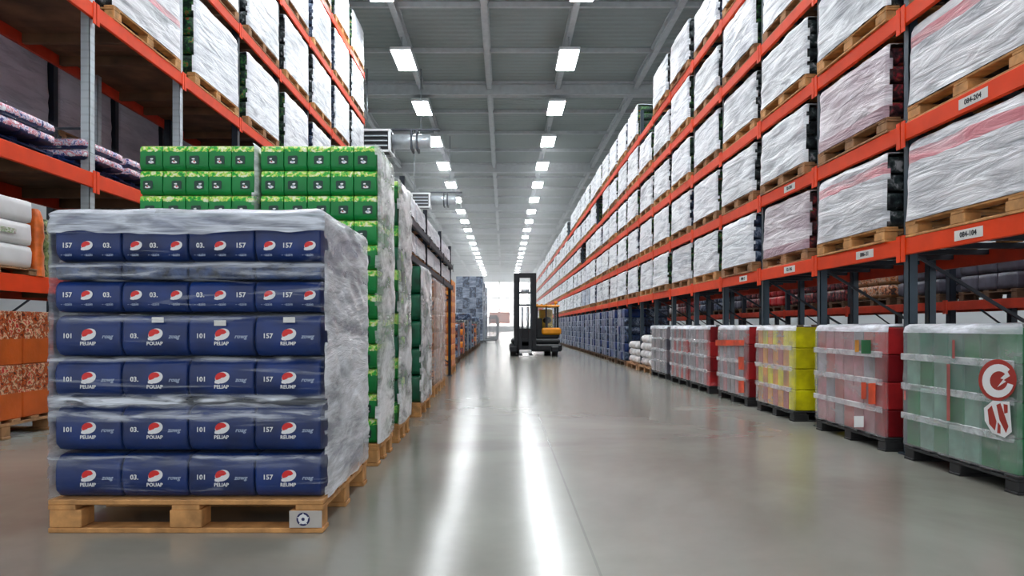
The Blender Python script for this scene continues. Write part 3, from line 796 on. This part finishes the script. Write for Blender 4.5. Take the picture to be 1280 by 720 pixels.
# white short rack with white loads left of the aisle
WY = [6.62+1.92*i for i in range(4)]
rack('display_rack', 'dark steel rack with white loads standing behind the left floor stacks', -.93, 1.0, WY, [1.6, 1.97], .07, -1, ('dark_post', 'dark_post', 99), 'dark_post', 2.36, postw=.05)
t = rack_load('wrapped_pallet_load', 'goods_dark', 'f_white2', .87, .92, .22, .06, 51, 1); TT = tree_of(t); fst = True
t_ = None
for lv, z in enumerate((1.6, 1.97)):
    for i in range(6):
        o = t if fst else copy_tree(t, TT); fst = False; o.location = (-1.44, WY[i//2]+.5+.93*(i%2), z+.0355)
        tag(o, 'low white wrapped load on the small left rack, %s level, %s bay back' % (ordn(lv+1), ordn(i+1)), 'wrapped pallet', 'white loads on the small left rack')

# ------------------------------------------------------------------ ceiling-hung ventilation
def vent(loc, s, label):
    t = thing('ventilation_unit', label, 'ventilation unit', loc, 'ceiling-hung ventilation units')
    fr = MB()
    for x in (-.5, .5):
        for y in (-.4, .4): fr.bar((x*s, y*s, 0), (x*s, y*s, .95*s), .09*s)
    for z in (0, .95):
        for y in (-.4, .4): fr.bar((-.5*s, y*s, z*s), (.5*s, y*s, z*s), .09*s)
        for x in (-.5, .5): fr.bar((x*s, -.4*s, z*s), (x*s, .4*s, z*s), .09*s)
    fr.build('frame', 'white', t); MB().box(-.44*s, -.36*s, .05*s, .44*s, .36*s, .9*s).build('housing', 'black', t)
    lv = MB()
    for k in range(3): lv.box(-.42*s, -.43*s, (.22+.22*k)*s, .42*s, -.37*s, (.27+.22*k)*s)
    lv.build('louvre', 'silver', t)
    MB().tube((.56*s, 0, .55*s), (1.95*s, 0, .55*s), .33*s, 22).build('duct', 'silver', t)
    t.scale = (1, 1, .8)
    br = MB()
    for x in (1.25, 1.45): br.box(x*s, -.36*s, .1*s, (x+.07)*s, .36*s, .98*s)
    br.build('duct_bracket', 'dark_post', t)
    MB().box(-.9*s, -.06, 1.06*s, 2.3*s, .06, 1.14*s).build('support_rail', 'dark_post', t)
    for x in (-.4, 1.6): MB().tube((x*s, 0, 1.14*s), (x*s, 0, (ZC-loc[2]-.01)/.8), .02, 8).build('hanger_rod', 'galv', t)
vent((-4.45, 24, 7.0), .95, 'silver duct unit with louvred box hung from the ceiling, nearer of two')
vent((-3.95, 32.5, 6.55), .85, 'silver duct unit with louvred box hung from the ceiling, farther of two')

# ------------------------------------------------------------------ right aisle floor stacks
PX = {}
def tint(name, r, g_, b, var=.3):
    if name not in M: M[name] = plain(name, lin(r, g_, b), .4, var=var, scale=5)
    return name
for a in (('crate_green', 20, 110, 62), ('crate_pale_green', 112, 152, 136), ('crate_teal', 44, 112, 88), ('crate_red', 190, 40, 44), ('crate_pink', 180, 120, 128), ('crate_rose', 186, 96, 90), ('crate_yellow', 235, 220, 20), ('crate_amber', 222, 150, 50),
          ('crate_grey', 150, 142, 150), ('crate_dark_red', 140, 24, 32), ('crate_orange', 235, 80, 40), ('crate_slate', 90, 90, 104)): tint(*a)
def right_stack(label, y0, y1, mcol, filmm='f_clear', h=.895, x1=3.75, rows=4, cols=3, dcols=7, name='wrapped_crate_pallet', palm='black_pallet', gr='wrapped crate pallets along the right rack', x0=2.73):
    t = case_stack(name, label, 'pallet of crates', x0, x1, y0, y1, .1, rows, cols, dcols, h, None, None, mcol=mcol, soft=False, palm=palm, group=gr, parts='crate')
    d = y1-y0; w = x1-x0
    if filmm:
        keep = lambda c, n: n.y > -.6 or abs(c.x) > w/2-.05
        f = shell(w+.02, d+.02, h-.1+.012, .03, .008, int(y0*10), 14, 16, 0, keep=keep, mifn=lambda c, n: 1 if c.z > h-.1-.06 or n.z > .5 else 0)
        f.v = [(x, y, z+.102) for x, y, z in f.v]; f.build('stretch_film', [filmm, 'f_top'], t)
        bnd = MB()   # thicker overlap rolls of film between tiers on the aisle side
        for k in range(1, rows):
            z = .1+(h-.1)/rows*k; bnd.box(-w/2-.024, -d/2, z-.022, -w/2-.014, d/2, z+.022, .004)
        bnd.build('film_overlap', 'f_band', t)
    return t
random.seed(5)
def mc(side, end, endp=1.0):
    def f(k, i, j):
        if j == 0: return end[(k+i) % len(end)]
        return side[(k*3+j*2+i) % len(side)]
    return f
Y = lambda px: 850*2.73/(px-630)
def mc1(k, i, j):
    if j == 0: return ['crate_orange', 'crate_green', 'crate_orange', 'crate_green'][3-k] if i != 0 else 'crate_green'
    return ['crate_pale_green', 'crate_green', 'crate_teal', 'crate_green', 'crate_pale_green', 'crate_teal', 'crate_pale_green', 'crate_green', 'crate_teal', 'crate_pale_green', 'crate_green'][(k*5+j*3) % 11]
s1 = right_stack('hazy film-wrapped stack of green crates with a big round emblem, nearest on the right', Y(1272), Y(1130), mc1)
s2 = right_stack('film-wrapped pink and dark red crate stack, second on the right from the camera', Y(1106), Y(1020), mc(['crate_pink', 'crate_rose', 'crate_pink', 'crate_grey', 'crate_pink'], ['crate_dark_red', 'crate_red']))
s3 = right_stack('stack of yellow crates with amber film-wrapped side, on the right', Y(992), Y(946), mc(['crate_amber', 'crate_amber', 'crate_rose', 'crate_yellow'], ['crate_yellow']))
s4 = right_stack('film-wrapped pale stack with red stripe, just beyond the yellow crates', Y(934), 8.66, mc(['crate_grey', 'crate_pink', 'crate_grey'], ['crate_dark_red', 'crate_red']))
s5 = right_stack('grey-pink wrapped crate stack with bright red end, second beyond the yellow crates', Y(886), Y(862), mc(['crate_grey', 'crate_grey', 'crate_pink'], ['crate_red', 'crate_dark_red']))
s6 = right_stack('film-wrapped crate stack with red and slate crates, third beyond the yellow crates', 10.12, Y(838.5), mc(['crate_red', 'crate_slate', 'crate_grey', 'crate_dark_red'], ['crate_red', 'crate_grey']))
s7 = right_stack('film-wrapped grey-lilac crate stack, fourth beyond the yellow crates', 11.45, 12.62, mc(['crate_grey', 'crate_slate', 'crate_grey'], ['crate_slate', 'crate_grey']))
# red and yellow marks on the side of the second stack, emblem on the first
def side_poly(t, pts_list, mats, name, x0=2.73, dx=.026):
    mb = MB()
    for k, (pts, mi, lay) in enumerate(pts_list):
        q = [(y-t.location.y, z) for y, z in pts]
        mb.poly(list(reversed(q)), x0-t.location.x-dx-lay*.0016, mi, axis='x', th=.0014)
    return mb.build(name, mats, t)
def yz(px, py):
    s = (px-630)/2.73; return (850/s, .9+(408-py)/s)
def circ(px, py, rx, ry, n=26, a0=0, a1=2*PI):
    return [yz(px+rx*math.cos(a0+(a1-a0)*i/n), py-ry*math.sin(a0+(a1-a0)*i/n)) for i in range(n)]
arcO = [yz(1254+20*math.cos(a), 476-21*math.sin(a)) for a in [.75+(2*PI-1.0)*i/20 for i in range(21)]]
arcI = [yz(1255+11.5*math.cos(a), 476-12*math.sin(a)) for a in [.75+(2*PI-1.0)*i/20 for i in range(21)]]
ring = [([arcO[i], arcO[i+1], arcI[i+1], arcI[i]], 1, 1) for i in range(20)]
bolt = [([yz(1266, 465), yz(1257, 473), yz(1261, 474), yz(1253, 484), yz(1264, 477), yz(1261, 475), yz(1269, 470)], 1, 1)]
em1 = side_poly(s1, [(circ(1253, 475, 24, 26), 0, 0)]+ring+bolt, ['brick_ink', 'white_ink'], 'round_emblem')
fig = [([yz(1236, 510), yz(1247, 501), yz(1268, 502), yz(1271, 540), yz(1262, 547), yz(1246, 541), yz(1237, 526)], 0, 0),
       ([yz(1241, 512), yz(1246, 507), yz(1252, 527), yz(1250, 538), yz(1243, 530)], 1, 1),
       ([yz(1252, 506), yz(1257, 504), yz(1267, 533), yz(1264, 541), yz(1256, 525)], 1, 1),
       ([yz(1261, 505), yz(1266, 506), yz(1266, 516), yz(1262, 517)], 1, 1),
       ([yz(1254, 528), yz(1257, 532), yz(1257, 542), yz(1253, 541)], 1, 1)]
side_poly(s1, fig, ['white_ink', 'brick_ink'], 'crest_emblem')
def quad(a, b, c, d_): return [yz(a, b), yz(c, b), yz(c, d_), yz(a, d_)]
side_poly(s1, [(quad(1189, 455, 1193, 526), 0, 0), (quad(1196, 425, 1199, 448), 0, 0), (quad(1135, 488, 1137, 500), 0, 0)], ['crate_rose'], 'red_strip')
side_poly(s2, [(quad(1073, 425, 1078, 440), 0, 0), (quad(1081, 425, 1093, 442), 1, 0)], ['crate_amber', 'crate_green'], 'printed_panel')
side_poly(s2, [(quad(1081, 478, 1087, 499), 0, 0), (quad(1090, 479, 1099, 505), 0, 0)], ['crate_orange'], 'orange_strip')
side_poly(s2, [(quad(1072, 520, 1084, 534), 0, 0)], ['white_ink'], 'white_patch')
side_poly(s4, [(quad(897, 425, 933, 432), 0, 0), (quad(926, 446, 933, 462), 0, 0), (quad(926, 476, 933, 491), 0, 0)], ['crate_orange'], 'red_strip')
# low pallet of white sacks, then dark blue stacks
random.seed(2)
for q in range(2):
    t = thing('white_sack_pallet', ['low pallet of white sacks on the right, just beyond the grey-lilac crates', 'second low pallet of white sacks, right in front of the dark blue stacks'][q], 'pallet of sacks', (3.25, 13.37+1.323*q, 0))
    pallet(1.0, 1.15, .12, n=6).build('pallet', 'wood2', t)
    for k in range(4-q):
        for j in range(3):
            for s in (0, 1):
                obj('sack', cushion(.48, .37, .155, .06, .02, k*9+j*2+s+q*40, 3, 7, .5).mesh('sack', 'white_case'), t, (-.24+.48*s+random.uniform(-.01, .01), (j-1)*.375+random.uniform(-.01, .01), .121+k*.15))
for k in range(20):
    yk = 15.46+1.323*k
    lab = 'dark blue wrapped drinks stack under the right rack, %s beyond the white sacks' % (ordn(k+1))
    case_stack('blue_drinks_stack', lab, 'pallet of drinks', 2.74, 3.74, yk, yk+1.1, .12, 6, 2, 3, 1.3, ['goods_navy', 'navy_pack', 'navy_pack_dull', 'goods_navy'], None, soft=True, palm='wood_dark', group='dark blue stacks under the right rack', jitter=.01, parts='drink_pack')

# ------------------------------------------------------------------ rack and goods beyond the right rack (seen under the first beams)
QY = [4.0+2.7*i for i in range(12)]
rack('pallet_rack', 'dark and red racking in the next aisle, seen beneath the right rack beams', 6.1, 1.0, QY, [1.18, 2.35, 3.6], .12, 1, ('dark_post', 'dark_post', 99), 'orange_dull', 4.6)
random.seed(21)
hues = [('goods_wine', 'wine red'), ('crate_slate', 'slate grey'), ('white_case', 'white'), ('crate_red', 'red'), ('tan_case', 'tan'), ('goods_navy', 'navy')]
cnt = {}
for i in range(11):
    for lv, (z, h) in enumerate(((0.0, .9), (1.2405, .55))):
        for q in range(2):
            mt, wd = random.choice(hues)
            y = QY[i]+.18+q*1.25
            t = thing('stored_carton_pallet', '%s cartons behind the right rack, %s, %s place back' % (wd, 'on the floor' if lv == 0 else 'on the first beams', ordn(i*2+q+1)), 'pallet of cartons', (6.6, y+.55, z), 'cartons in the aisle behind the right rack')
            pallet(.9, 1.05, .12, n=5).build('pallet', 'wood_dark', t)
            m = cushion(.44, .34, (h-.12)/2-.003, .02, .006, i, 2, 6, .15).mesh('carton', mt)
            for k in range(2):
                for j in range(3):
                    for s in (-1, 1): obj('carton', m, t, (s*.223, (j-1)*.345, .1205+k*(h-.12)/2))

# ------------------------------------------------------------------ reach truck
FX, FY = 0, 20.6
ft = thing('reach_truck', 'black and amber reach truck with tall mast driving in the middle of the aisle', 'forklift', (.95, 21.4, 0))
def P(mb, name, mat, par=ft): 
    mb.v = [(x-.95, y-21.4, z) for x, y, z in mb.v]; return mb.build(name, mat, par)
b = MB(); b.box(.16, 20.75, .13, 1.78, 22.3, .36, .05); b.box(.22, 20.8, .36, 1.72, 22.2, .52, .05); P(b, 'chassis', 'black')
for x0, x1 in ((.17, .40), (1.42, 1.66)):
    P(MB().box(x0, 20.45, .12, x1, 20.8, .3, .03), 'outrigger', 'black')
for x0 in (.19, 1.45):
    w_ = P(MB().tube((x0, 20.65, .13), (x0+.18, 20.65, .13), .13, 22), 'wheel', 'rubber')
    P(MB().tube((x0-.004, 20.65, .13), (x0+.184, 20.65, .13), .06, 14), 'hub', 'galv', w_)
for x0 in (.3, 1.3):
    w_ = P(MB().tube((x0, 22.0, .17), (x0+.2, 22.0, .17), .17, 22), 'wheel', 'rubber')
    P(MB().tube((x0-.004, 22.0, .17), (x0+.204, 22.0, .17), .08, 14), 'hub', 'galv', w_)
ms = MB()
for x in (.30, .85): ms.box(x, 20.62, .2, x+.13, 20.82, 2.52, .01)
ms.box(.30, 20.63, 2.38, .98, 20.8, 2.52, .01); ms.box(.30, 20.64, .42, .98, 20.8, .8, .01)
P(ms, 'mast', 'black')
im = MB()
for x in (.43, .80): im.box(x, 20.68, .3, x+.045, 20.78, 2.38)
im.box(.43, 20.69, 1.9, .85, 20.77, 1.96); im.box(.43, 20.69, 1.52, .85, 20.77, 1.58); P(im, 'inner_mast', 'dark_post')
hy = MB().tube((.56, 20.74, .5), (.56, 20.74, 1.5), .035, 10); hy.tube((.72, 20.74, .5), (.72, 20.74, 1.5), .035, 10); P(hy, 'lift_cylinder', 'galv')
P(MB().tube((.52, 20.72, 1.97), (.76, 20.72, 1.97), .06, 14), 'chain_pulley', 'galv')
ca = MB(); ca.box(.4, 20.56, .45, .88, 20.61, .52, .005); ca.box(.4, 20.56, .78, .88, 20.61, .84, .005); ca.box(.42, 20.56, .5, .47, 20.61, .8); ca.box(.81, 20.56, .5, .86, 20.61, .8); P(ca, 'fork_carriage', 'black')
for x in (.44, .74): 
    fk = MB(); fk.box(x, 20.5, .07, x+.1, 20.55, .84, .004); fk.box(x, 19.75, .05, x+.1, 20.55, .09, .004); P(fk, 'fork', 'black')
P(MB().box(.46, 20.3, .1, .82, 20.5, .2, .02), 'white_sensor_box', 'white')
cb_ = MB(); cb_.box(.98, 20.95, .52, 1.7, 22.1, .85, .04); cb_.box(.98, 20.95, .8, 1.18, 22.1, 1.15, .02); P(cb_, 'cab_body', 'black')
P(MB().box(1.16, 20.86, .64, 1.76, 21.5, .86, .05), 'battery_cover', 'yellow_paint')
gd = MB()
for x in (.98, 1.62):
    for y in (20.98, 22.0): gd.bar((x+.03, y, .8), (x+.03, y, 1.52), .065)
gd.bar((1.3, 20.98, .8), (1.3, 20.98, 1.5), .05)
P(gd, 'cab_pillars', 'black')
rf = MB(); rf.box(.95, 20.9, 1.5, 1.72, 22.1, 1.56, .02); 
for k in range(5): rf.box(1.0+k*.14, 20.92, 1.56, 1.05+k*.14, 22.08, 1.59)
P(rf, 'overhead_guard', 'yellow_paint')
gp = MB(); gp.box(1.34, 21.0, .88, 1.6, 21.01, 1.48); P(gp, 'front_window', 'glass')
st = MB(); st.box(1.12, 21.5, .85, 1.56, 21.9, .98, .04); st.box(1.12, 21.82, .95, 1.56, 21.94, 1.45, .04); P(st, 'seat', 'yellow_vis')
sw = MB(); sw.bar((1.35, 21.15, .85), (1.35, 21.28, 1.08), .04); sw.tube((1.35, 21.27, 1.08), (1.35, 21.30, 1.11), .13, 18); P(sw, 'steering_wheel', 'black')
P(MB().tube((1.6, 21.0, 1.59), (1.6, 21.0, 1.68), .05, 12), 'beacon', 'yellow_paint')

# ------------------------------------------------------------------ thin haze in the hall
if HAZE > 0:
    mb = MB().box(XL+.01, 27, .01, XR-.01, Y1-.2, ZC-.6); o = mb.build('haze', 'white')
    hm = bpy.data.materials.new('haze'); hm.use_nodes = True; nt = hm.node_tree; nt.nodes.remove(nt.nodes['Principled BSDF'])
    vs = nt.nodes.new('ShaderNodeVolumeScatter'); vs.inputs['Density'].default_value = HAZE; vs.inputs['Color'].default_value = (.95, .98, 1, 1)
    nt.links.new(vs.outputs[0], nt.nodes['Material Output'].inputs['Volume'])
    o.data.materials.clear(); o.data.materials.append(hm); o['kind'] = 'stuff'; tag(o, 'thin pale haze filling the hall', 'haze')
